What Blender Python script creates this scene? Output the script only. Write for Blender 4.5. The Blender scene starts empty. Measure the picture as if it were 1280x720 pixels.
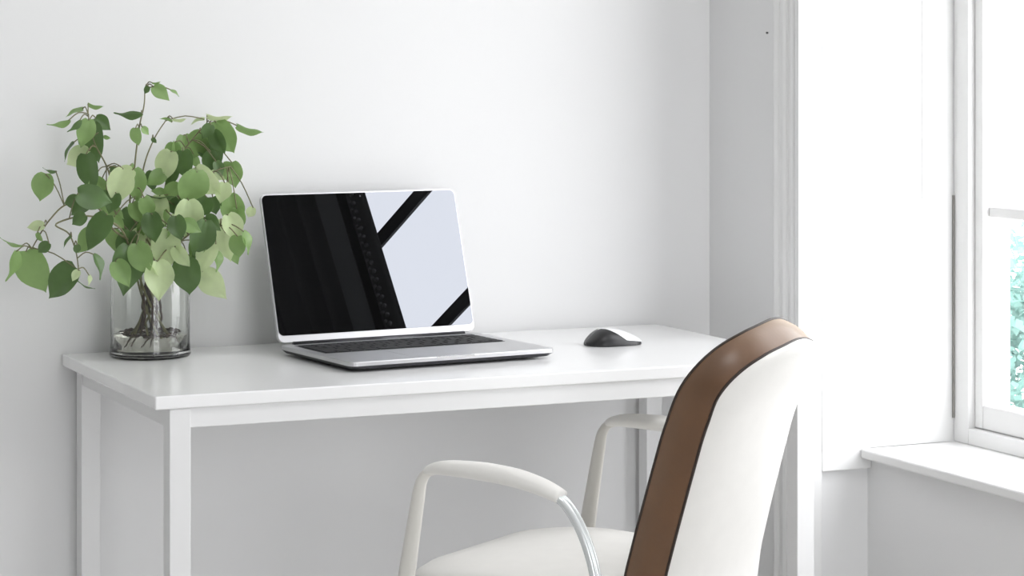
import bpy, bmesh, math, random
from mathutils import Vector, Matrix
R = math.radians
S = bpy.context.scene
COL = S.collection
rnd = random.Random(7)

# ------------------------------------------------------------------ camera, world, light, exposure
TH = R(24.4); CT, ST = math.cos(TH), math.sin(TH); CZ = 1.171; F = 2970.0
cam = bpy.data.objects.new('camera', bpy.data.cameras.new('camera')); COL.objects.link(cam)
cam.location = (0, 0, CZ); cam.rotation_euler = (R(90), 0, -TH)
cam.data.sensor_width = 36; cam.data.lens = F / 1280 * 36; cam.data.shift_y = -279 / 1280
cam.data.clip_start = .05
S.camera = cam
S.view_settings.view_transform = 'Standard'; S.view_settings.look = 'None'
S.view_settings.gamma = 1; S.view_settings.use_curve_mapping = False
S.view_settings.exposure = 0.06

w = bpy.data.worlds.new('sky'); S.world = w; w.use_nodes = True
bg = w.node_tree.nodes['Background']; bg.inputs[0].default_value = (.975, .985, 1.01, 1); bg.inputs[1].default_value = 5.6

def area(name, loc, size, aim, power=None, portal=True, color=(1, 1, 1)):
    l = bpy.data.lights.new(name, 'AREA'); l.shape = 'RECTANGLE'; l.size, l.size_y = size
    o = bpy.data.objects.new(name, l); COL.objects.link(o); o.location = loc
    o.rotation_euler = Vector(aim).to_track_quat('-Z', 'Y').to_euler()
    if portal: l.cycles.is_portal = True
    else: l.energy = power; l.color = color
    return o
area('window_portal', (2.31, 2.40, 1.42), (1.62, 1.66), (-1, 0, 0))
area('window_portal', (1.15, -1.66, 1.12), (1.4, 2.15), (0, 1, 0))

# ------------------------------------------------------------------ materials
def mat(name, col, rough=.6, metal=0, noise=0, nscale=20, bump=0, bscale=200, **kw):
    m = bpy.data.materials.new(name); m.use_nodes = True
    nt = m.node_tree; b = nt.nodes['Principled BSDF']
    b.inputs['Base Color'].default_value = (*col, 1); b.inputs['Roughness'].default_value = rough
    b.inputs['Metallic'].default_value = metal
    for k, v in kw.items(): b.inputs[k.replace('_', ' ')].default_value = v
    tc = nt.nodes.new('ShaderNodeTexCoord')
    if noise:
        n = nt.nodes.new('ShaderNodeTexNoise'); n.inputs['Scale'].default_value = nscale; n.inputs['Detail'].default_value = 5
        r = nt.nodes.new('ShaderNodeValToRGB')
        r.color_ramp.elements[0].position = .3; r.color_ramp.elements[1].position = .7
        r.color_ramp.elements[0].color = (*[c * (1 - noise) for c in col], 1)
        r.color_ramp.elements[1].color = (*[min(1, c * (1 + noise)) for c in col], 1)
        nt.links.new(tc.outputs['Object'], n.inputs['Vector']); nt.links.new(n.outputs['Fac'], r.inputs['Fac'])
        nt.links.new(r.outputs['Color'], b.inputs['Base Color'])
    if bump:
        n = nt.nodes.new('ShaderNodeTexNoise'); n.inputs['Scale'].default_value = bscale; n.inputs['Detail'].default_value = 3
        bp = nt.nodes.new('ShaderNodeBump'); bp.inputs['Strength'].default_value = bump; bp.inputs['Distance'].default_value = .002
        nt.links.new(tc.outputs['Object'], n.inputs['Vector']); nt.links.new(n.outputs['Fac'], bp.inputs['Height'])
        nt.links.new(bp.outputs['Normal'], b.inputs['Normal'])
    return m
M = {}
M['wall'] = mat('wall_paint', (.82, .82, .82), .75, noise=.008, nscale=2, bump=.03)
M['wall_l'] = mat('low_bounce_wall', (.45, .45, .44), .75, noise=.01, nscale=2)  # unseen left wall darkened to cut the light on the left
M['trim'] = mat('trim_paint', (.86, .86, .855), .4, noise=.005)
M['ceil'] = mat('ceiling_paint', (.85, .85, .85), .8, noise=.005)
M['floor'] = mat('floor_boards', (.90, .89, .87), .5, noise=.06, nscale=6)
M['desk'] = mat('desk_lacquer', (.95, .95, .95), .2, noise=.004)
M['deskleg'] = mat('desk_metal_paint', (.86, .86, .86), .4, noise=.004)
M['alu'] = mat('brushed_aluminium', (.60, .60, .61), .38, .85, noise=.01, nscale=60)
M['alu_edge'] = mat('polished_aluminium', (.88, .88, .89), .15, .9, noise=.01)
M['black'] = mat('black_plastic', (.018, .018, .019), .35, noise=.05)
M['key'] = mat('key_plastic', (.012, .012, .013), .6, noise=.05)
M['screen'] = mat('glossy_display_glass', (.004, .004, .004), .0, noise=.02, IOR=2.25, Specular_Tint=(.93, .965, 1.05, 1))
M['hinge'] = mat('dark_hinge', (.05, .05, .055), .3, .5, noise=.03)
M['mouse_w'] = mat('white_gloss_plastic', (.86, .86, .87), .18, noise=.004)
M['cream'] = mat('cream_upholstery', (.90, .885, .85), .55, noise=.012, nscale=40, bump=.08, bscale=400)
M['cream_frame'] = mat('cream_painted_frame', (.80, .78, .73), .35, noise=.01)
M['chrome'] = mat('white_enamelled_tube', (.74, .77, .77), .22, .3, noise=.01)
M['brown'] = mat('tan_leather_band', (.125, .050, .013), .6, noise=.16, nscale=14, bump=.12, bscale=250, Coat_Weight=.6, Coat_Roughness=.3, Sheen_Weight=.8, Sheen_Tint=(1, .84, .66, 1))
M['pipe'] = mat('dark_piping', (.03, .018, .012), .5, noise=.05)
M['curtain'] = mat('shade_curtain', (.010, .010, .010), .8, noise=.1, nscale=30)
M['gloss_strip'] = mat('fold_gloss', (.035, .037, .037), .35, noise=.15, nscale=12)
M['lace'] = mat('charcoal_trim', (.06, .06, .06), .5, noise=.2, nscale=300)
M['darkbar'] = mat('dark_glazing_bar', (.012, .013, .015), .5, noise=.05)  # backlit look of the glazing bars put into a dark colour
M['strip'] = mat('gap_shade_strip', (.30, .29, .27), .7, noise=.03)
M['nail'] = mat('steel_nail', (.25, .25, .25), .4, .8, noise=.02)
M['stem'] = mat('brown_green_stem', (.20, .19, .10), .6, noise=.2, nscale=60)
M['root'] = mat('dark_root', (.07, .045, .035), .7, noise=.3, nscale=90)
M['ground'] = mat('pale_ground', (.40, .40, .38), .9, noise=.1, nscale=1)
M['bark'] = mat('bark', (.10, .09, .08), .9, noise=.3, nscale=8)

def leafmat(name, col, trans):
    m = mat(name, col, .36, noise=.18, nscale=35)
    nt = m.node_tree; b = nt.nodes['Principled BSDF']; out = nt.nodes['Material Output']
    t = nt.nodes.new('ShaderNodeBsdfTranslucent'); t.inputs['Color'].default_value = (*[min(1, c * 1.6) for c in col], 1)
    x = nt.nodes.new('ShaderNodeMixShader'); x.inputs[0].default_value = trans
    nt.links.new(b.outputs[0], x.inputs[1]); nt.links.new(t.outputs[0], x.inputs[2]); nt.links.new(x.outputs[0], out.inputs['Surface'])
    return m
M['leaf_dark'] = leafmat('dark_leaf', (.10, .175, .06), .25)
M['leaf_mid'] = leafmat('green_leaf', (.24, .37, .135), .3)
M['leaf_pale'] = leafmat('lit_pale_leaf', (.56, .68, .38), .35)  # light on and through the leaves put into a paler tint
M['tree_leaf'] = leafmat('tree_leaf', (.17, .30, .27), .4)

def glassmat(name, col, rough=0., ior=1.45):
    m = bpy.data.materials.new(name); m.use_nodes = True; b = m.node_tree.nodes['Principled BSDF']
    b.inputs['Base Color'].default_value = (*col, 1); b.inputs['Roughness'].default_value = rough
    b.inputs['IOR'].default_value = ior; b.inputs['Transmission Weight'].default_value = 1
    return m
M['glass'] = glassmat('vase_glass', (.97, .985, .96))
M['water'] = glassmat('vase_water', (.96, .94, .86), 0, 1.33)
pm = bpy.data.materials.new('window_pane_glass'); pm.use_nodes = True; nt = pm.node_tree; nt.nodes.clear()
o_ = nt.nodes.new('ShaderNodeOutputMaterial'); t_ = nt.nodes.new('ShaderNodeBsdfTransparent'); g_ = nt.nodes.new('ShaderNodeBsdfGlossy'); x_ = nt.nodes.new('ShaderNodeMixShader')
g_.inputs['Roughness'].default_value = .01; t_.inputs[0].default_value = (1, 1, 1, 1); x_.inputs[0].default_value = .05
nt.links.new(t_.outputs[0], x_.inputs[1]); nt.links.new(g_.outputs[0], x_.inputs[2]); nt.links.new(x_.outputs[0], o_.inputs[0])
M['pane'] = pm

# ------------------------------------------------------------------ helpers
def link(name, bm, mats, parent=None, smooth=False, bevel=0, segs=2, loc=None, subsurf=0, auto=None):
    me = bpy.data.meshes.new(name); bmesh.ops.recalc_face_normals(bm, faces=bm.faces); bm.to_mesh(me); bm.free()
    if not isinstance(mats, (list, tuple)): mats = [mats]
    for m in mats: me.materials.append(m)
    for p in me.polygons: p.use_smooth = smooth
    o = bpy.data.objects.new(name, me); COL.objects.link(o)
    if parent: o.parent = parent
    if loc: o.location = loc
    if bevel:
        b = o.modifiers.new('bevel', 'BEVEL'); b.width = bevel; b.segments = segs; b.limit_method = 'ANGLE'; b.angle_limit = R(40)
        for p in me.polygons: p.use_smooth = True
        try: b.harden_normals = True
        except Exception: pass
    if subsurf:
        s = o.modifiers.new('sub', 'SUBSURF'); s.levels = subsurf; s.render_levels = subsurf
    return o
def box(bm, x0, x1, y0, y1, z0, z1, mi=0):
    v = [bm.verts.new(p) for p in [(x0, y0, z0), (x1, y0, z0), (x1, y1, z0), (x0, y1, z0), (x0, y0, z1), (x1, y0, z1), (x1, y1, z1), (x0, y1, z1)]]
    for f in [(0, 3, 2, 1), (4, 5, 6, 7), (0, 1, 5, 4), (1, 2, 6, 5), (2, 3, 7, 6), (3, 0, 4, 7)]:
        fc = bm.faces.new([v[i] for i in f]); fc.material_index = mi
    return v
def struct(name, bm, m, parent=None, **k):
    o = link(name, bm, m, parent, **k)
    if not parent: o['kind'] = 'structure'
    return o
def B(*a):
    bm = bmesh.new()
    for q in a: box(bm, *q)
    return bm
def thing(name, label, cat, loc=(0, 0, 0), rz=0, group=None):
    o = bpy.data.objects.new(name, None); COL.objects.link(o); o.location = loc; o.rotation_euler = (0, 0, rz)
    o.empty_display_size = .05
    o['label'] = label; o['category'] = cat
    if group: o['group'] = group
    return o
def tube(bm, pts, rad, n=8, up=None, mi=0, cap=True):
    """rad: number, (a,b) or list of them; a along the side axis, b along the up axis"""
    pts = [Vector(p) for p in pts]; rings = []; prev = None
    for i, p in enumerate(pts):
        t = (pts[min(i + 1, len(pts) - 1)] - pts[max(i - 1, 0)]).normalized()
        if up is not None: u = Vector(up)
        elif prev is not None: u = prev
        else: u = Vector((0, 0, 1)) if abs(t.z) < .9 else Vector((1, 0, 0))
        u = (u - t * u.dot(t)).normalized(); prev = u; s = t.cross(u)
        r = rad[i] if isinstance(rad, list) else rad
        a, b = r if isinstance(r, tuple) else (r, r)
        rings.append([bm.verts.new(p + s * a * math.cos(k * 2 * math.pi / n) + u * b * math.sin(k * 2 * math.pi / n)) for k in range(n)])
    for q, w_ in zip(rings, rings[1:]):
        for k in range(n):
            f = bm.faces.new([q[k], q[(k + 1) % n], w_[(k + 1) % n], w_[k]]); f.material_index = mi; f.smooth = True
    if cap:
        bm.faces.new(rings[0][::-1]).material_index = mi; bm.faces.new(rings[-1]).material_index = mi
def smooth_path(pts, n=6):
    P = [Vector(p) for p in pts]; out = []
    for i in range(len(P) - 1):
        p0, p1, p2, p3 = P[max(i - 1, 0)], P[i], P[i + 1], P[min(i + 2, len(P) - 1)]
        for k in range(n):
            t = k / n
            out.append(.5 * ((2 * p1) + (p2 - p0) * t + (2 * p0 - 5 * p1 + 4 * p2 - p3) * t * t + (3 * p1 - p0 - 3 * p2 + p3) * t ** 3))
    out.append(P[-1]); return out
def interp(tab, z):
    if z <= tab[0][0]: return tab[0][1]
    for (a, b), (c, d) in zip(tab, tab[1:]):
        if z <= c: return b + (d - b) * (z - a) / (c - a)
    return tab[-1][1]
def lathe(bm, prof, n=48, mi=0, close=True):
    rings = []
    for r, z in prof:
        rings.append([bm.verts.new((r * math.cos(k * 2 * math.pi / n), r * math.sin(k * 2 * math.pi / n), z)) for k in range(n)] if r > 1e-6 else [bm.verts.new((0, 0, z))])
    for a, b in zip(rings, rings[1:]):
        for k in range(n):
            k2 = (k + 1) % n
            if len(a) == 1: f = bm.faces.new([a[0], b[k2], b[k]])
            elif len(b) == 1: f = bm.faces.new([a[k], a[k2], b[0]])
            else: f = bm.faces.new([a[k], a[k2], b[k2], b[k]])
            f.smooth = True; f.material_index = mi
def toW(r, d, z): return Vector((r * CT + d * ST, -r * ST + d * CT, z))

# ------------------------------------------------------------------ room shell
XL, XR, YF, YB, H = -1.9, 1.958, -1.6, 3.51, 2.7
XW = 2.24           # inner face of the window frame
XU = 2.084          # wall under the sill
XO = 2.36
struct('floor', B((XL - .1, XO, YF - .1, YB + .1, -.1, 0)), M['floor'])
struct('ceiling', B((XL - .1, XO, YF - .1, YB + .1, H, H + .1)), M['ceil'])
struct('wall_back', B((XL - .1, XO, YB, YB + .12, 0, H)), M['wall'])
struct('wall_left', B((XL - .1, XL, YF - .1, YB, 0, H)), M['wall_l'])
fx0, fx1, fz1 = .35, 1.93, 2.27
struct('wall_front', B((XL, fx0, YF - .1, YF, 0, H), (fx1, XO, YF - .1, YF, 0, H), (fx0, fx1, YF - .1, YF, fz1, H)), M['wall'])
# right wall: two window recesses
r1a, r1b = 1.56, 3.22      # recess by the desk
r2a, r2b = -1.4, 1.40
zs, zt = .562, 2.27
g = B((XR, XO, r1b, YB, 0, H), (XR, XO, YF, r1a, 0, H),
      (XR, XO, r1a, r1b, zt, H),
      (XU, XO, r1a, r1b, 0, zs - .016))
struct('wall_right', g, M['wall'])
struct('baseboard_back', B((XL, XR, YB - .015, YB, 0, .12)), M['trim'], bevel=.004)
struct('baseboard_left', B((XL, XL + .015, YF, YB - .015, 0, .12)), M['trim'], bevel=.004)
struct('baseboard_right', B((XR - .015, XR, 3.30, YB - .015, 0, .12)), M['trim'], bevel=.004)

# moulded casing on the wall face beside the recess: one profile drawn up the wall
prof = [(3.293, 0), (3.293, .010), (3.287, .014), (3.281, .010), (3.279, .006), (3.272, .006), (3.270, .012), (3.264, .015), (3.258, .012),
        (3.256, .007), (3.250, .007), (3.248, .013), (3.243, .016), (3.238, .013), (3.236, .009), (3.232, .009), (3.230, .018), (3.2205, .018), (3.2205, 0)]
prof = [(3.208 + (y - 3.2205) * 1.172, d * .5) for y, d in prof]
def casing(name, prof, z0, z1, sgn=1, off=0):
    bm = bmesh.new()
    a = [bm.verts.new((XR - d, y, z0)) for y, d in prof]; b = [bm.verts.new((XR - d, y, z1)) for y, d in prof]
    n = len(a)
    for i in range(n): bm.faces.new([a[i], a[(i + 1) % n], b[(i + 1) % n], b[i]])
    bm.faces.new(a[::-1]); bm.faces.new(b)
    return struct(name, bm, M['trim'])
casing('trim_1', prof, 0, zt + .09)
casing('trim_2', [(r1a - (y - r1b), d) for y, d in prof], 0, zt + .09)
struct('trim_3', B((XR - .016, XR, r1a, r1b - .0005, zt, zt + .075)), M['trim'], bevel=.003)
# panelling on the side of the recess (faces the viewer)
yp = r1b
g = B((XR + .0003, 1.992, yp - .012, yp - .0003, 0, zt),            # outer stile, runs to the floor
      (1.992, XU, yp - .012, yp - .0003, .529, zs),          # rail above the low panel
      (1.992, XU, yp - .012, yp - .0003, 0, .14),
      )
struct('trim_4', g, M['trim'], bevel=.002)
struct('trim_5', B((1.992, XW - .001, yp - .012, yp - .0003, zs, zt)), M['trim'])
struct('trim_6', B((2.179, 2.184, yp - .0135, yp - .012, .955, 2.2)), M['trim'], bevel=.0007)
# window sills
for nm, a, b in (('trim_7', r1a, r1b),):
    struct(nm, B((XU - .022, XW + .02, a + .0005, b - .0125, zs - .016, zs)), M['trim'], bevel=.004, segs=3)

# window frames
def window(name, a, b, lights, dark_bars, rails, zs=zs):
    fr = B()
    x0, x1 = XW, XW + .06; st = .040
    zb, ztp = zs, zt
    g = B((x0, x1, b - st, b, zb, ztp), (x0, x1, a, a + st, zb, ztp), (x0, x1, a + st, b - st, zb, zb + .026), (x0, x1, a + st, b - st, ztp - .05, ztp))
    root = struct(name, g, M['trim'], bevel=.002)
    # sash inside the frame
    xs0, xs1 = x0 + .012, x0 + .05
    ia, ib = a + st, b - st
    g = B((xs0, xs1, ib - .022, ib - .0005, zb + .0265, ztp - .0505), (xs0, xs1, ia + .0005, ia + .022, zb + .0265, ztp - .0505),
          (xs0, xs1, ia + .022, ib - .022, zb + .0265, zb + .066), (xs0, xs1, ia + .022, ib - .022, ztp - .1, ztp - .0505))
    link('window_sash', g, M['trim'], root, bevel=.003)
    for z in rails:
        link('glazing_bar', B((xs0 + .012, xs1 - .008, ia + .022, ib - .022, z - .009, z + .009)), M['trim'], root, bevel=.003)
    for (y0, y1, z, h) in dark_bars:
        link('dark_glazing_bar', B((xs0 + .004, xs0 + .013, y0, y1, z - h, z + h)), M['darkbar'], root, bevel=.001)
    link('window_pane', B((xs0 + .018, xs0 + .022, ia + .02, ib - .02, zb + .05, ztp - .08)), M['pane'], root)
    return root
window('window_1', r1a + .001, r1b - .0125, 1, [(1.625, 3.142, 1.703, .017), (1.625, 3.142, 1.408, .016)], [.936])


# shade of the gap put into a narrow dark strip between the frame and the recess side
struct('trim_9', B((XW - .003, XW - .0005, r1b - .0165, r1b - .0125, .60, .96)), M['strip'])

g = B((fx0, fx1, YF - .08, YF - .03, .001, .08), (fx0, fx1, YF - .08, YF - .03, fz1 - .06, fz1), (fx0, fx0 + .06, YF - .08, YF - .03, .08, fz1 - .06),
      (fx1 - .06, fx1, YF - .08, YF - .03, .08, fz1 - .06), (1.12, 1.18, YF - .08, YF - .03, .08, fz1 - .06))
w3 = struct('fill_door_1', g, M['trim'], bevel=.003)  # unseen glazed door, added to let in fill light from the front
link('window_pane', B((fx0 + .04, fx1 - .04, YF - .057, YF - .053, .06, fz1 - .04)), M['pane'], w3)

# added light panel, out of view, lifts the desk and seat
cg = thing('added_fill_panel', 'added flat square fill light panel on the ceiling, out of view', 'fill lamp', (1.1, 1.9, 2.7))
link('fill_panel_housing', B((-.33, .33, -.33, .33, -.05, 0)), M['trim'], cg, bevel=.004)
lo = area('fill_panel_light', (1.1, 1.9, 2.645), (.6, .6), (0, 0, -1), 9, False)

# nail in the wall next to the casing
bm = bmesh.new(); tube(bm, [(XR + .002, 3.318, 1.2226), (XR - .003, 3.318, 1.2226)], .0016, 8)
nl = link('nail', bm, M['nail'])
nl['label'] = 'tiny dark nail in the grey wall strip left of the moulded casing'; nl['category'] = 'nail'

# dark curtain added out of view for the shaded wall mirrored in the screen
ct = thing('curtain', 'added dark curtain by the window, standing for the shaded wall mirrored in the laptop screen', 'curtain', (2.17, 1.95, 0))
bm = bmesh.new(); ny = 72; rows = [zs + .012, 1.0, 1.5, 2.19]; grid = []
y0, y1 = -.38, .305
for z in rows:
    grid.append([bm.verts.new((.018 * math.sin(i / ny * 2 * math.pi * 7) + .006 * math.sin(i * .9), y0 + (y1 - y0) * i / ny, z)) for i in range(ny + 1)])
for a, b in zip(grid, grid[1:]):
    for i in range(ny): bm.faces.new([a[i], a[i + 1], b[i + 1], b[i]])
cl = link('curtain_fabric', bm, M['curtain'], ct, smooth=True); sm = cl.modifiers.new('s', 'SOLIDIFY'); sm.thickness = .003
bm = bmesh.new()
z = zs + .02
while z < 2.17:
    for sy in (0, .012): 
        bmesh.ops.create_uvsphere(bm, u_segments=8, v_segments=5, radius=.005, matrix=Matrix.Translation((-.022, .278 + sy, z + (.011 if sy else 0))))
    z += .022
link('beaded_edge', bm, M['lace'], ct, smooth=True)['kind'] = 'stuff'
link('fold_gloss_strip', B((-.0275, -.0255, .159, .240, zs + .014, 2.185)), M['gloss_strip'], ct)  # lighter strip with the gloss of the folds put into its colour
bm = bmesh.new(); tube(bm, [(0, -.385, 2.205), (0, 1.25, 2.205)], .009, 12)
link('curtain_rod', bm, M['darkbar'], ct, smooth=True)

# outside: ground and a tree
struct('ground', B((2.6, 30, -14, 26, -3.1, -3.0), (-18, 2.6, -14, -1.9, -3.1, -3.0), (-18, -2.2, -1.9, 14, -3.1, -3.0)), M['ground'])
def tree(x, y, hh, rad, label):
    t = thing('garden_tree', label, 'tree', (x, y, -3.0), 0, 'trees outside the window')
    bm = bmesh.new(); tube(bm, smooth_path([(0, 0, 0), (.1, .05, hh * .4), (0, .1, hh * .75)]), [.16 - .004 * i for i in range(13)], 10)
    for k in range(6):
        a = k * 1.05; tube(bm, [(.05, .05, hh * .4), (math.cos(a) * rad * .6, math.sin(a) * rad * .6, hh * .7)], [.06, .02], 6)
    link('trunk', bm, M['bark'], t, smooth=True)
    bm = bmesh.new(); r = random.Random(3)
    for k in range(16000):
        v = Vector((r.gauss(0, 1), r.gauss(0, 1), r.gauss(0, 1))).normalized() * rad * (.55 + .5 * r.random())
        v.z *= 1.1; c = v + Vector((0, 0, hh * .68))
        s = .035 + .035 * r.random(); q = Matrix.Rotation(r.random() * 6.28, 3, Vector((r.random() - .5, r.random() - .5, r.random() + .1)).normalized())
        vs = [bm.verts.new(c + q @ Vector(p) * s) for p in [(-1, 0, 0), (-.2, .5, .15), (1, 0, 0), (-.2, -.5, .15)]]
        bm.faces.new(vs)
    link('foliage', bm, M['tree_leaf'], t, smooth=True)
tree(10.2, 13.9, 2.1, 1.4, 'pale blue-green tree outside, behind the lower window pane')

# ------------------------------------------------------------------ desk
DT = .74; DX0, DX1, DY0, DY1 = .852, 1.852, 3.0, 3.5
dk = thing('desk', 'long white writing desk with thin square legs against the grey wall', 'desk', (1.352, 3.25, 0))
def loc(o, p): o.matrix_parent_inverse = Matrix.Translation(-Vector(p.location)) if p.rotation_euler.z == 0 else p.matrix_world.inverted(); return o
def dpart(name, bm, m, **k):
    o = link(name, bm, m, dk, **k); return loc(o, dk)
dpart('desk_top', B((DX0, DX1, DY0, DY1, DT - .018, DT)), M['desk'], bevel=.0025, segs=3)
lw = .029
for x, y in ((DX0 + .02, DY0 + .002), (DX0 + .02, DY1 - .006 - lw), (DX1 - .0015 - lw, DY0 + .002), (DX1 - .008 - lw, DY1 - .006 - lw)):
    if 1:
        dpart('leg', B((x, x + lw, y, y + lw, 0, DT - .018)), M['deskleg'], bevel=.0015)
za, zb_ = DT - .018 - .026, DT - .018
xa, xb = DX0 + .02 + lw, DX1 - .008 - lw
dpart('apron', B((xa, xb, DY0 + .005, DY0 + .023, za, zb_)), M['deskleg'], bevel=.001)
dpart('apron', B((xa, xb, DY1 - .027, DY1 - .009, za, zb_)), M['deskleg'], bevel=.001)
for x in (DX0 + .022, DX1 - .008 - .020):
    dpart('side_apron', B((x, x + .018, DY0 + .002 + lw, DY1 - .006 - lw, za, zb_)), M['deskleg'], bevel=.001)

# ------------------------------------------------------------------ laptop
LW, LD, LH = .334, .242, .229; AL = .307
lp = thing('laptop', 'open silver laptop with a glossy black screen on the white desk', 'laptop', (1.3203, 3.2514, DT), .0996)
def rrect(w_, h_, r, n=5):
    out = []
    for cx, cy, a0 in ((w_ / 2 - r, h_ / 2 - r, 0), (-w_ / 2 + r, h_ / 2 - r, 90), (-w_ / 2 + r, -h_ / 2 + r, 180), (w_ / 2 - r, -h_ / 2 + r, 270)):
        for k in range(n + 1):
            a = R(a0 + 90 * k / n); out.append((cx + r * math.cos(a), cy + r * math.sin(a)))
    return out
def slab(bm, secs, mi=None):
    """secs: list of (outline, z); capped stack of outlines"""
    rings = [[bm.verts.new((x, y, z)) for x, y in o] for o, z in secs]
    n = len(rings[0])
    for i, (a, b) in enumerate(zip(rings, rings[1:])):
        for k in range(n):
            f = bm.faces.new([a[k], a[(k + 1) % n], b[(k + 1) % n], b[k]])
            if mi: f.material_index = mi[i]
    f = bm.faces.new(rings[0][::-1]); f2 = bm.faces.new(rings[-1])
    if mi: f.material_index = mi[0]; f2.material_index = mi[-1]
bm = bmesh.new()
slab(bm, [(rrect(LW - .030, LD - .030, .010), .002), (rrect(LW - .010, LD - .010, .012), .004), (rrect(LW, LD, .012), .009), (rrect(LW, LD, .012), .0138), (rrect(LW - .0016, LD - .0016, .0115), .015)], [1, 1, 0, 0])
base = link('base', bm, [M['alu'], M['hinge']], lp)
for p in base.data.polygons: pass
for sx in (-1, 1):
    for sy in (-1, 1):
        bm = bmesh.new(); slab(bm, [([(x + sx * .13, y + sy * .09) for x, y in rrect(.012, .012, .005)], 0), ([(x + sx * .13, y + sy * .09) for x, y in rrect(.012, .012, .005)], .0022)])
        link('rubber_foot', bm, M['black'], lp)
# keyboard well + keys
kb = link('keyboard', B((-.152, .146, -.008, .100, .0149, .0153)), M['black'], lp)
rowsY = [.088, .072, .055, .038, .021, .004]
for ri, yy in enumerate(rowsY):
    hh = .0055 if ri == 0 else .0072
    n = 14; cells = [(-.136 + i * .272 / n, -.136 + (i + 1) * .272 / n) for i in range(n)]
    if ri == 2: cells = [(-.136, -.112)] + [(-.112 + i * .248 / 13, -.112 + (i + 1) * .248 / 13) for i in range(13)]
    if ri == 3: cells = [(-.136, -.104)] + [(-.104 + i * .208 / 11, -.104 + (i + 1) * .208 / 11) for i in range(11)] + [(.104, .136)]
    if ri == 4: cells = [(-.136, -.094)] + [(-.094 + i * .188 / 10, -.094 + (i + 1) * .188 / 10) for i in range(10)] + [(.094, .136)]
    if ri == 5: cells = [(-.136, -.1165), (-.1165, -.097), (-.097, -.0775), (-.0775, -.054), (-.054, .043), (.043, .066), (.066, .0855), (.0855, .1025), (.1025, .1195), (.1195, .136)]
    for a, b in cells:
        link('key', B((a * 1.09 - .002 + .0011, b * 1.09 - .002 - .0011, yy - hh, yy + hh, .0153, .0163)), M['key'], kb, bevel=.0006, segs=1)
link('trackpad', B((-.062, .062, -.108, -.016, .0149, .0152)), M['alu'], lp)
link('front_notch', B((-.03, .03, -LD / 2 - .0002, -LD / 2 + .004, .0125, .0152)), M['alu_edge'], lp)
# hinge barrel
bm = bmesh.new(); tube(bm, [(-.145, LD / 2 - .003, .0145), (.145, LD / 2 - .003, .0145)], .0045, 14)
link('hinge', bm, M['hinge'], lp, smooth=True)
# lid
lid = bpy.data.objects.new('lid', None); lid.empty_display_size = .03
bm = bmesh.new(); slab(bm, [(rrect(LW, LH, .010), -.0055), (rrect(LW, LH, .010), -.001), (rrect(LW - .0012, LH - .0012, .0095), 0)])
lid = link('lid', bm, M['alu'], lp, loc=(0, 0, 0))
lid.matrix_local = Matrix.Translation((0, LD / 2, .0175)) @ Matrix.Rotation(math.pi / 2 - AL, 4, 'X') @ Matrix.Translation((0, LH / 2, 0))
bm = bmesh.new()
o1 = [(x, y + .004) for x, y in rrect(LW - .0036, LH - .0132, .008)]
slab(bm, [(o1, .0001), (o1, .0007)])
link('screen', bm, M['screen'], lid)
bm = bmesh.new(); bmesh.ops.create_circle(bm, cap_ends=True, radius=.0015, segments=12, matrix=Matrix.Translation((0, LH / 2 - .008, .0009)))
link('camera_lens', bm, M['hinge'], lid)

# ------------------------------------------------------------------ mouse
ms = thing('computer_mouse', 'white and black wireless mouse at the right of the laptop', 'mouse', (0, 0, DT), 0)
mc = toW((766 - 640) / F * 3.66, 3.66, DT); ms.location = mc; ms.rotation_euler.z = R(-24.4 + 22)
# x axis: tail (hump) -x to nose +x
def mouse_sec(x):
    L_ = .046; t = x / L_
    hw = .029 * math.sqrt(max(0, 1 - abs(t) ** 3.2)) * (1 - .08 * t)
    zt_ = .004 + .022 * max(0, 1 - ((t + .35) / 1.36) ** 2) ** .95 if t > -.35 else .004 + .022 * max(0, 1 - ((t + .35) / .67) ** 2) ** 1.2
    return hw, zt_
def mouse_shell(f0, f1, grow, z_split):
    """angular span f0..f1 of the cross-section"""
    bm = bmesh.new(); rings = []; N = 26; K = 14
    for i in range(N + 1):
        t = -math.cos(math.pi * i / N) * .998; x = t * .046; hw, zt_ = mouse_sec(x)
        ring = []
        for k in range(K + 1):
            fa = f0(t); fb = f1(t); a = fa + (fb - fa) * k / K
            ring.append(bm.verts.new((x * (1 + grow * .5), -(hw + grow * .01) * math.cos(a), .0025 + (zt_ - .0025 + grow * .015) * max(0, math.sin(a)) ** .8)))
        rings.append(ring)
    for a, b in zip(rings, rings[1:]):
        for k in range(K): bm.faces.new([a[k], a[k + 1], b[k + 1], b[k]])
    return bm
body = mouse_shell(lambda t: 0, lambda t: math.pi, 0, 0)
mb = link('mouse_body', body, M['black'], ms, smooth=True)
bm = bmesh.new(); slab(bm, [([(mouse_sec(-.046 * math.cos(a))[0] and -.046 * math.cos(a), mouse_sec(-.046 * math.cos(a))[0] * (1 if s > 0 else -1)) for s, a in [(1, R(q)) for q in range(4, 180, 8)] + [(-1, R(q)) for q in range(176, 0, -8)]], z) for z in (.0005, .003)])
link('mouse_base', bm, M['black'], ms)
def mfa(t):
    q = max(0, min(1, (.25 - t) / .75)); return R(14 + 72 * q ** 1.1)
wsh = mouse_shell(mfa, lambda t: math.pi - mfa(t) if t > -.5 else mfa(t) + .01, .05, 0)
link('top_shell', wsh, M['mouse_w'], ms, smooth=True)

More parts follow.
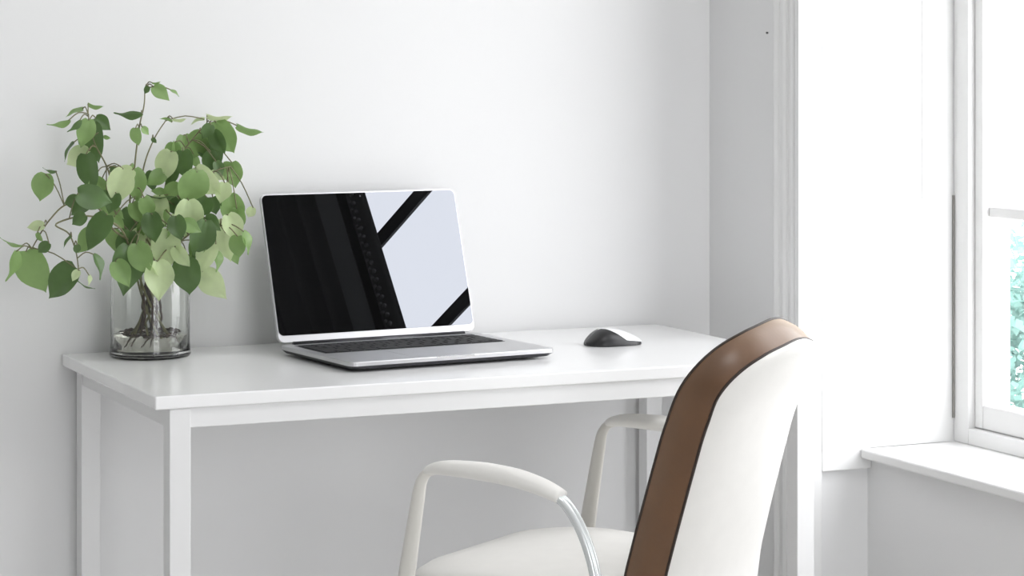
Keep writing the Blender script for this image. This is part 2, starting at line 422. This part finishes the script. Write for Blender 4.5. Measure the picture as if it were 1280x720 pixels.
# ------------------------------------------------------------------ vase, water
VC = Vector((.964, 3.420, DT))
vs = thing('glass_vase', 'clear glass cylinder vase on the left end of the desk', 'vase', VC)
bm = bmesh.new()
prof = [(0, .0), (.053, .0), (.0585, .0015), (.0600, .005), (.0590, .012), (.0582, .022), (.0582, .10), (.0578, .118), (.0565, .128), (.0555, .133), (.0545, .1345), (.0533, .133), (.054, .128), (.0552, .117), (.0555, .10), (.0555, .015), (.0545, .008), (.051, .005), (0, .005)]
lathe(bm, prof, 64); vb = link('vase_body', bm, M['glass'], vs, smooth=True)
bm = bmesh.new(); lathe(bm, [(0, .0054), (.0505, .0054), (.0540, .0085), (.0549, .015), (.0549, .0315), (.0, .0315)], 64)
wt = link('water', bm, M['water'], smooth=True, loc=VC)
wt['label'] = 'shallow clear water in the bottom of the glass vase'; wt['category'] = 'water'

# ------------------------------------------------------------------ plant in the vase
pl = thing('leafy_plant', 'leafy green plant with heart-shaped leaves standing in the glass vase', 'plant', VC)
def PY(u, v, y):
    m = (u - 640) / F; d = y / (CT - m * ST); return toW(m * d, d, CZ - (v - 81) * d / F) - VC
def leaf(bm, c, L, ang, tilt, roll, mi, wr=.74):
    """ovate leaf: centre c, length L, tip angle in degrees (0 right, 90 down), tilt towards the room"""
    a = R(ang)
    rt = Vector((CT, -ST, 0)); fwd = Vector((ST, CT, 0)); dn = Vector((0, 0, -1))
    ax = (rt * math.cos(a) + dn * math.sin(a)); side = ax.cross(-fwd).normalized(); nrm = -fwd
    rot = Matrix.Rotation(roll, 3, ax); side = rot @ side; nrm = rot @ nrm
    rot = Matrix.Rotation(tilt, 3, side); ax = rot @ ax; nrm = rot @ nrm
    prof = [(0, .0), (.03, .19), (.08, .33), (.16, .43), (.26, .485), (.36, .50), (.46, .475), (.56, .42), (.66, .335), (.75, .25), (.83, .165), (.90, .09), (.95, .04), (1, 0)]
    rows = []; bend = rnd.uniform(.06, .22); fold = rnd.uniform(.12, .42); wr = rnd.uniform(.62, .80)
    for t, hw in prof:
        hw *= wr
        row = []
        for s in ((-1, -.66, -.33, 0, .33, .66, 1) if hw else (0,)):
            back = -.09 * (abs(s) ** .7) * max(0, 1 - t / .3)
            row.append(bm.verts.new(c + ax * L * (t - .5 + back) + side * L * hw * s + nrm * L * (-bend * (t - .4) ** 2 * 2 + fold * abs(s) * hw + .03 * math.sin(t * 9 + s * 2) * abs(s))))
        rows.append(row)
    for p, q in zip(rows, rows[1:]):
        if len(p) == 1: fs = [[p[0], q[k], q[k + 1]] for k in range(6)]
        elif len(q) == 1: fs = [[p[k], p[k + 1], q[0]] for k in range(6)]
        else: fs = [[p[k], p[k + 1], q[k + 1], q[k]] for k in range(6)]
        for f in fs:
            fc = bm.faces.new(f); fc.material_index = mi; fc.smooth = True
    return c - ax * L * .5
D, G_, P_ = 0, 1, 2
sprigs = {
 'top': ([(172, 412, 3.42), (172, 340, 3.41), (165, 270, 3.38), (168, 212, 3.37), (174, 160, 3.36), (180, 132, 3.36), (181, 112, 3.36)],
   [(202,117,24,40,G_,0),(183,113,11,120,D,0),(219,116,13,30,G_,1),(159,143,32,182,D,1),(171,172,22,92,G_,.6),(182,164,12,40,G_,0),(196,103,10,10,G_,1)]),
 'top_right': ([(186, 408, 3.43), (186, 330, 3.42), (176, 260, 3.41), (179, 212, 3.40), (192, 175, 3.40), (207, 151, 3.40)],
   [(207,150,15,200,G_,.8),(193,176,8,60,D,0),(246,152,18,175,P_,.8),(225,149,16,5,P_,1)]),
 'left_top': ([(178, 410, 3.41), (170, 340, 3.40), (146, 270, 3.38), (136, 215, 3.37), (118, 178, 3.37), (110, 142, 3.37)],
   [(92,140,22,172,G_,1),(72,154,26,148,G_,1),(120,132,18,25,G_,.8),(129,155,22,38,D,.6),(92,158,20,132,D,1),(106,168,34,104,G_,0),(117,180,46,84,D,.3),(85,190,24,132,D,1),
    (96,198,36,150,P_,.2),(112,217,44,82,D,0),(134,172,8,20,G_,0)]),
 'left_mid': ([(168, 405, 3.38), (160, 340, 3.37), (145, 290, 3.34), (120, 258, 3.33), (85, 255, 3.32), (62, 275, 3.32), (46, 300, 3.33), (40, 311, 3.33)],
   [(53,235,34,105,G_,.3),(61,213,16,170,D,1),(44,342,54,74,G_,.1),(76,354,50,138,D,.2),(16,334,36,106,G_,1),(12,303,28,198,G_,1),(44,283,20,175,P_,.5),(54,310,18,140,D,.3),
    (101,258,36,150,D,.3),(89,252,22,175,D,.4),(50,297,12,60,G_,0)]),
 'left_low': ([(174, 405, 3.36), (166, 330, 3.35), (150, 285, 3.31), (110, 270, 3.29), (70, 280, 3.28), (86, 292, 3.28), (95, 315, 3.28), (98, 336, 3.28)],
   [(96,312,12,90,D,0),(106,357,24,52,D,.8),(84,303,16,140,D,.9),(94,345,14,120,P_,0),(123,334,30,72,D,1.1),(98,275,22,150,D,.3),(121,291,46,118,D,.1),(120,248,42,18,D,.7)]),
 'centre': ([(180, 410, 3.44), (182, 350, 3.43), (184, 300, 3.40), (178, 250, 3.38), (150, 212, 3.37), (133, 208, 3.36)],
   [(149,235,46,100,P_,.1),(170,233,40,82,G_,.2),(128,240,36,62,G_,.3),(163,281,38,92,D,.1),(142,262,34,60,G_,.4),(155,218,26,150,P_,.4),(159,339,58,96,D,0),(157,309,38,105,D,.3),
    (178,326,42,74,G_,.2),(140,255,26,110,D,.3),(185,262,30,70,G_,.3),(172,300,26,100,P_,.2),(192,310,36,95,P_,.3)]),
 'right_top': ([(190, 408, 3.45), (194, 340, 3.44), (200, 270, 3.42), (210, 220, 3.42), (232, 185, 3.42), (255, 158, 3.41), (262, 154, 3.41)],
   [(244,184,40,112,G_,.1),(267,188,46,76,D,.1),(281,174,46,70,G_,.2),(263,204,28,88,D,.2),(275,147,30,6,P_,.9),(313,162,32,20,G_,1),(292,220,32,84,G_,.1),(258,165,20,120,D,.5),(274,212,20,70,D,.3),
    (207,209,38,112,P_,.1),(220,197,36,92,G_,.9),(231,207,34,80,D,.3),(191,227,24,95,D,.2),(213,222,24,120,D,.3)]),
 'right_mid': ([(196, 405, 3.43), (204, 340, 3.40), (218, 280, 3.38), (240, 230, 3.38), (268, 214, 3.38), (288, 208, 3.38)],
   [(260,228,46,62,P_,.1),(239,238,48,100,G_,.1),(292,266,42,76,G_,.1),(251,260,30,118,D,.2),(218,259,26,90,D,.2),(268,258,22,80,D,.3),(202,247,34,5,D,.8),(202,264,38,92,P_,.2),(234,274,44,92,P_,.1),
    (229,252,30,60,G_,.3),(278,242,26,100,P_,.3),(297,276,30,92,G_,.3),(212,240,28,150,G_,.4)]),
 'right_low': ([(192, 405, 3.40), (200, 345, 3.37), (222, 305, 3.34), (250, 285, 3.33), (275, 282, 3.33)],
   [(191,286,36,86,D,.1),(223,286,30,80,D,.2),(208,314,54,95,P_,.1),(198,352,46,86,P_,.6),(250,301,48,104,D,.1),(281,302,50,82,P_,0),(258,323,36,112,P_,.2),(234,348,48,98,D,.2),(268,357,42,48,P_,.5),
    (309,304,28,64,G_,1.1),(297,310,28,96,G_,.4),(215,292,26,120,G_,.3),(228,322,30,60,P_,.4),(240,284,26,20,G_,.5),(266,280,24,40,D,.3)]),
}
# stems' feet gathered inside the vase
k = 0
for nm, (path, leaves) in sprigs.items():
    P3 = [PY(*q) for q in path]
    a = k * 2.4; foot = Vector((.032 * math.cos(a + 2.6), .026 * math.sin(a + 2.6), .022)); mid = Vector((.010 * math.cos(a + 1.2), .010 * math.sin(a + 1.2), .075)); neck = Vector((.026 * math.cos(a), .022 * math.sin(a), .14))
    pts = smooth_path([foot, mid, neck] + P3[2:], 6); n = len(pts)
    bm = bmesh.new(); tube(bm, pts, [.0019 - .0011 * i / n for i in range(n)], 7)
    bs = bmesh.new()
    core = [l for l in leaves if 120 < l[0] < 300 and 175 < l[1] < 345 and l[2] > 25]
    leaves = leaves + [(l[0] + rnd.uniform(-17, 17), l[1] + rnd.uniform(-17, 17), l[2] * rnd.uniform(.4, .75), l[3] + rnd.uniform(-40, 40), rnd.choice((D, G_, G_, P_)), rnd.choice((.2, .4, .9))) for l in core]
    nfirst = len(leaves) - len(core)
    for li, (u, v, L, ang, mi, tl) in enumerate(leaves):
        # depth: that of the nearest stem point, a little nearer to the room
        y = min(path, key=lambda q: (q[0] - u) ** 2 + (q[1] - v) ** 2)[2] + rnd.uniform(-.05, .02)
        if li >= nfirst: y += .025
        y = min(y, 3.46)
        if 128 < u < 246 and v + L * .6 > 338: y = 3.335 - .02 * rnd.random()
        c = PY(u, v, y); Lm = L / F * (y / (CT + .15 * ST)) * 1.10
        roll = rnd.uniform(-.45, .45) if tl < .75 else rnd.choice((-1, 1)) * rnd.uniform(1.1, 1.3)
        tilt = rnd.uniform(-.45, .15)
        basep = leaf(bs, c, Lm * (1 + .05 * abs(tilt)), ang, tilt, roll, mi, .78)
        q = min(pts[6:], key=lambda p: (p - basep).length)
        mp = (q + basep) / 2 + Vector((0, 0, .006)); ln = (q - basep).length
        tube(bm, smooth_path([q, mp, basep], 3), [.0009] * 7 if ln < .1 else [.0009] * 7, 5)
    st = link('stem', bm, M['stem'], pl, smooth=True)
    link('leaves', bs, [M['leaf_dark'], M['leaf_mid'], M['leaf_pale']], st, smooth=True)
    k += 1
# roots and woody stubs
for i in range(16):
    a = i * 2.39; r0 = .004 + .012 * rnd.random(); r1 = .01 + .034 * rnd.random()
    zt0 = rnd.uniform(.05, .13) if i < 10 else .03
    p = [(r0 * math.cos(a), r0 * math.sin(a), zt0)]
    p += [(r0 * 1.3 * math.cos(a + .6), r0 * 1.3 * math.sin(a + .6), .5 * (zt0 + .03)), (r1 * .6 * math.cos(a + .3), r1 * .6 * math.sin(a + .3), .031), (r1 * math.cos(a), r1 * math.sin(a), rnd.uniform(.011, .022))]
    pp = smooth_path(p, 6)
    pp = [q + Vector((rnd.uniform(-.001, .001), rnd.uniform(-.001, .001), 0)) for q in pp]
    bm = bmesh.new(); tube(bm, pp, [.0022 - .0016 * j / len(pp) for j in range(len(pp))], 6)
    link('root', bm, M['root'], pl, smooth=True)

for i in range(14):      # root ring added to draw the dark refraction line at the water
    a0 = i * .47; r0 = rnd.uniform(.036, .051); n = 14
    pp = [Vector(((r0 + rnd.uniform(-.002, .002)) * math.cos(a0 + j * .09), (r0 + rnd.uniform(-.002, .002)) * math.sin(a0 + j * .09), .0325 + rnd.uniform(-.0015, .0025))) for j in range(n)]
    bm = bmesh.new(); tube(bm, pp, .0012, 5); link('root', bm, M['root'], pl, smooth=True)

# ------------------------------------------------------------------ chair
N0 = toW(-.1137, 3.07, 0); BK = (toW(.853, -.522, 0)).normalized(); WV = (toW(.522, .853, 0)).normalized()
ch = thing('office_armchair', 'cream upholstered armchair with brown leather edge band, in front of the desk', 'chair', N0 + WV * .24 + BK * .14)
chp = Vector(ch.location)
def CL(t, w_, z): return N0 + BK * t + WV * w_ + Vector((0, 0, z)) - chp
# seat cushion
bm = bmesh.new()
def seat_ring(shr, z, crown=0):
    o = []
    for x, y in rrect(.385 - shr * 2, .42 - shr * 2, .11 - shr * .5, 8):
        y = y if y < 0 else y * (1 - .22 * max(0, (x + .05) / .24))
        o.append(CL(.112 + x, .235 + y, z))
    return o
rings = []
for shr, z in ((.006, .435), (0, .442), (0, .462)): rings.append([bm.verts.new(p) for p in seat_ring(shr, z)])
for a, b in zip(rings, rings[1:]):
    for i in range(len(a)): bm.faces.new([a[i], a[(i + 1) % len(a)], b[(i + 1) % len(a)], b[i]])
bm.faces.new(rings[0][::-1]); bm.faces.new(rings[-1])
link('seat_shell', bm, M['brown'], ch, smooth=False, bevel=.002)
bm = bmesh.new(); rings = []
for shr, z in ((.003, .4625), (-.004, .470), (-.006, .482), (-.001, .494), (.012, .503), (.045, .510), (.09, .514), (.14, .516)): rings.append([bm.verts.new(p) for p in seat_ring(shr, z)])
for a, b in zip(rings, rings[1:]):
    for i in range(len(a)): bm.faces.new([a[i], a[(i + 1) % len(a)], b[(i + 1) % len(a)], b[i]])
bm.faces.new(rings[0][::-1]); bm.faces.new(rings[-1])
link('seat_cushion', bm, M['cream'], ch, smooth=True)
bm = bmesh.new(); rp = seat_ring(-.001, .4615); tube(bm, rp + [rp[0]], .0022, 6); link('seat_piping', bm, M['pipe'], ch, smooth=True)

# back rest
TF = [(.44, .250), (.52, .261), (.58, .276), (.643, .293), (.70, .309), (.747, .326), (.778, .342), (.805, .358), (.825, .372), (.838, .384)]
WC, HWD, ZT, RC, TK = .243, .131, .830, .078, .057
def outline(n=60):
    pts = []; z0 = .44; L1 = ZT - RC - z0; L2 = RC * math.pi / 2; L3 = HWD - RC; T = L1 + L2 + L3
    for i in range(n + 1):
        s = T * i / n
        if s < L1: pts.append((HWD + .010 * (1 - (s / L1)) ** 1.5, z0 + s))
        elif s < L1 + L2:
            a = (s - L1) / RC; pts.append((HWD - RC + RC * math.cos(a), ZT - RC + RC * math.sin(a)))
        else: pts.append((HWD - RC - (s - L1 - L2), ZT))
    return [(x, z + .012 * math.cos(min(1, abs(x) / .088) * math.pi / 2) ** 2 * (1 if z > ZT - .04 else 0)) for x, z in pts]
OUT = outline()
def tsm(z):
    return sum(interp(TF, z + k * .006) for k in (-2, -1, 0, 1, 2)) / 5
def bpos(wr, z, rear, bulge=0):
    t = tsm(z) - 1.2 * wr * wr + (TK - .021 * max(0, min(1, (z - .72) / .11)) ** 1.6 + bulge if rear else -bulge)
    if rear:
        f = max(0, min(1, (z - .71) / .128)); z = z - .024 * f * f * (3 - 2 * f)
    return CL(t, WC + wr, z)
def face_surf(rear, name, m):
    bm = bmesh.new(); K = 28; rows = []
    for i, (hw, z) in enumerate(OUT[:-1] if hw_end else OUT):
        e = min(1, min((i) / 8, 1)) ; topf = min(1, (len(OUT) - 1 - i) / 22)
        row = []
        for k in range(K + 1):
            x = -1 + 2 * k / K
            bl = .010 * (1 - abs(x) ** 7) * (1 - (1 - topf) ** 5)
            row.append(bm.verts.new(bpos(hw * x, z, rear, bl)))
        rows.append(row)
    for a, b in zip(rows, rows[1:]):
        for k in range(K): bm.faces.new([a[k], a[k + 1], b[k + 1], b[k]])
    bmesh.ops.remove_doubles(bm, verts=bm.verts, dist=.0001)
    return link(name, bm, m, ch, smooth=True)
hw_end = True
face_surf(True, 'back_shell', M['cream']); face_surf(False, 'back_cushion', M['cream'])
path = [(-h, z) for h, z in OUT] + [(h, z) for h, z in OUT[::-1][1:]]
bm = bmesh.new(); rows = []
for j in range(7):
    f = j / 6; g_out = .004 * math.sin(math.pi * f)
    row = []
    for i, (x, z) in enumerate(path):
        a = bpos(x, z, False); b = bpos(x, z, True); p = a.lerp(b, f)
        i0, i1 = max(i - 1, 0), min(i + 1, len(path) - 1); tx, tz = path[i1][0] - path[i0][0], path[i1][1] - path[i0][1]
        l = math.hypot(tx, tz) or 1; p = p + (WV * (-tz / l) + Vector((0, 0, 1)) * (tx / l)) * g_out
        row.append(bm.verts.new(p))
    rows.append(row)
for a, b in zip(rows, rows[1:]):
    for i in range(len(a) - 1): bm.faces.new([a[i], a[i + 1], b[i + 1], b[i]])
link('leather_band', bm, M['brown'], ch, smooth=True)
for rear in (False, True):
    bm = bmesh.new(); tube(bm, [bpos(x, z, rear) for x, z in path], .0019, 6); link('piping', bm, M['pipe'], ch, smooth=True)
bm = bmesh.new(); tube(bm, smooth_path([CL(.20, WC, .448), CL(.28, WC, .45), CL(.30, WC, .50)], 5), (.05, .008), 12); link('back_bracket', bm, M['cream_frame'], ch, smooth=True)

# armrests
def arm(w_, sgn):
    up = [(-.045, .36), (-.038, .44), (-.027, .507), (-.018, .56), (-.009, .61), (-.004, .632), (.006, .645), (.020, .650)]
    bm = bmesh.new(); P = smooth_path([CL(t, w_, z) for t, z in up], 4); n = len(P)
    tube(bm, P, [(.013 - .006 * min(1, i / (n * .75)), .007) if False else (.006, .0165 - .0100 * min(1, i / (n * .8))) for i in range(n)], 12, up=BK + Vector((0, 0, .2)))
    fr = link('arm_upright', bm, M['cream_frame'], ch, smooth=True)
    pad = [(.004, .6455), (.014, .650), (.04, .6535), (.09, .6535), (.14, .6495), (.18, .641), (.206, .632)]
    rad = [(.006, .005), (.010, .0075), (.016, .010), (.019, .0115), (.019, .0115), (.017, .0105), (.013, .0085)]
    P = smooth_path([CL(t, w_, z) for t, z in pad], 4); rr = []
    for i in range(len(P)):
        f = i / 4; j = min(int(f), len(rad) - 2); q = f - j; rr.append((rad[j][0] * (1 - q) + rad[j + 1][0] * q, rad[j][1] * (1 - q) + rad[j + 1][1] * q))
    bm = bmesh.new(); tube(bm, P, rr, 16, up=(0, 0, 1)); link('arm_pad', bm, M['cream'], ch, smooth=True)
    if sgn < 0: rearp = [(.195, .634), (.205, .624), (.214, .598), (.222, .565), (.226, .53), (.228, .48), (.228, .43), (.225, .405)]
    else: rearp = [(.195, .634), (.212, .624), (.232, .598), (.247, .565), (.256, .53), (.262, .48), (.262, .43), (.245, .405)]
    bm = bmesh.new()
    for dw in (-.0045, .0045):
        P = smooth_path([CL(t, w_ + dw, z) for t, z in rearp], 5); tube(bm, P, .0052, 10)
    link('arm_tube', bm, M['chrome'], ch, smooth=True)
    bm = bmesh.new()
    P = smooth_path([CL(-.045, w_, .37), CL(-.02, w_ + sgn * .03, .395), CL(.10, w_ + sgn * .03, .405), CL(.22, w_ + sgn * .03, .405), CL(.25, w_, .41)], 5); tube(bm, P, .008, 10)
    link('side_rail', bm, M['cream_frame'], ch, smooth=True)
arm(0, 1); arm(.478, -1)
bm = bmesh.new(); tube(bm, [CL(.10, .02, .405), CL(.10, .46, .405)], .008, 10); link('cross_rail', bm, M['cream_frame'], ch, smooth=True)
link_mp = bmesh.new(); tube(link_mp, [CL(.10, WC, .433), CL(.10, WC, .397)], [.09, .09], 24); link('seat_mount', link_mp, M['cream_frame'], ch)
bm = bmesh.new(); tube(bm, [CL(.10, WC, .40), CL(.10, WC, .09)], [.022, .022], 16); link('column', bm, M['chrome'], ch, smooth=True)
for i in range(5):
    a = R(72 * i + 20); e = Vector((math.cos(a), math.sin(a), 0)); c0 = CL(.10, WC, .10)
    bm = bmesh.new(); tube(bm, [c0, c0 + e * .24 + Vector((0, 0, -.03))], [(.018, .018), (.012, .010)], 10); lg = link('foot', bm, M['chrome'], ch, smooth=True)
    bm = bmesh.new(); cc = c0 + e * .235; sd = Vector((-e.y, e.x, 0)); cz = Vector((cc.x, cc.y, .027))
    tube(bm, [cz - sd * .02, cz + sd * .02], .027, 16); tube(bm, [cz, Vector((cc.x, cc.y, .068))], .006, 8)
    link('caster', bm, M['black'], lg)
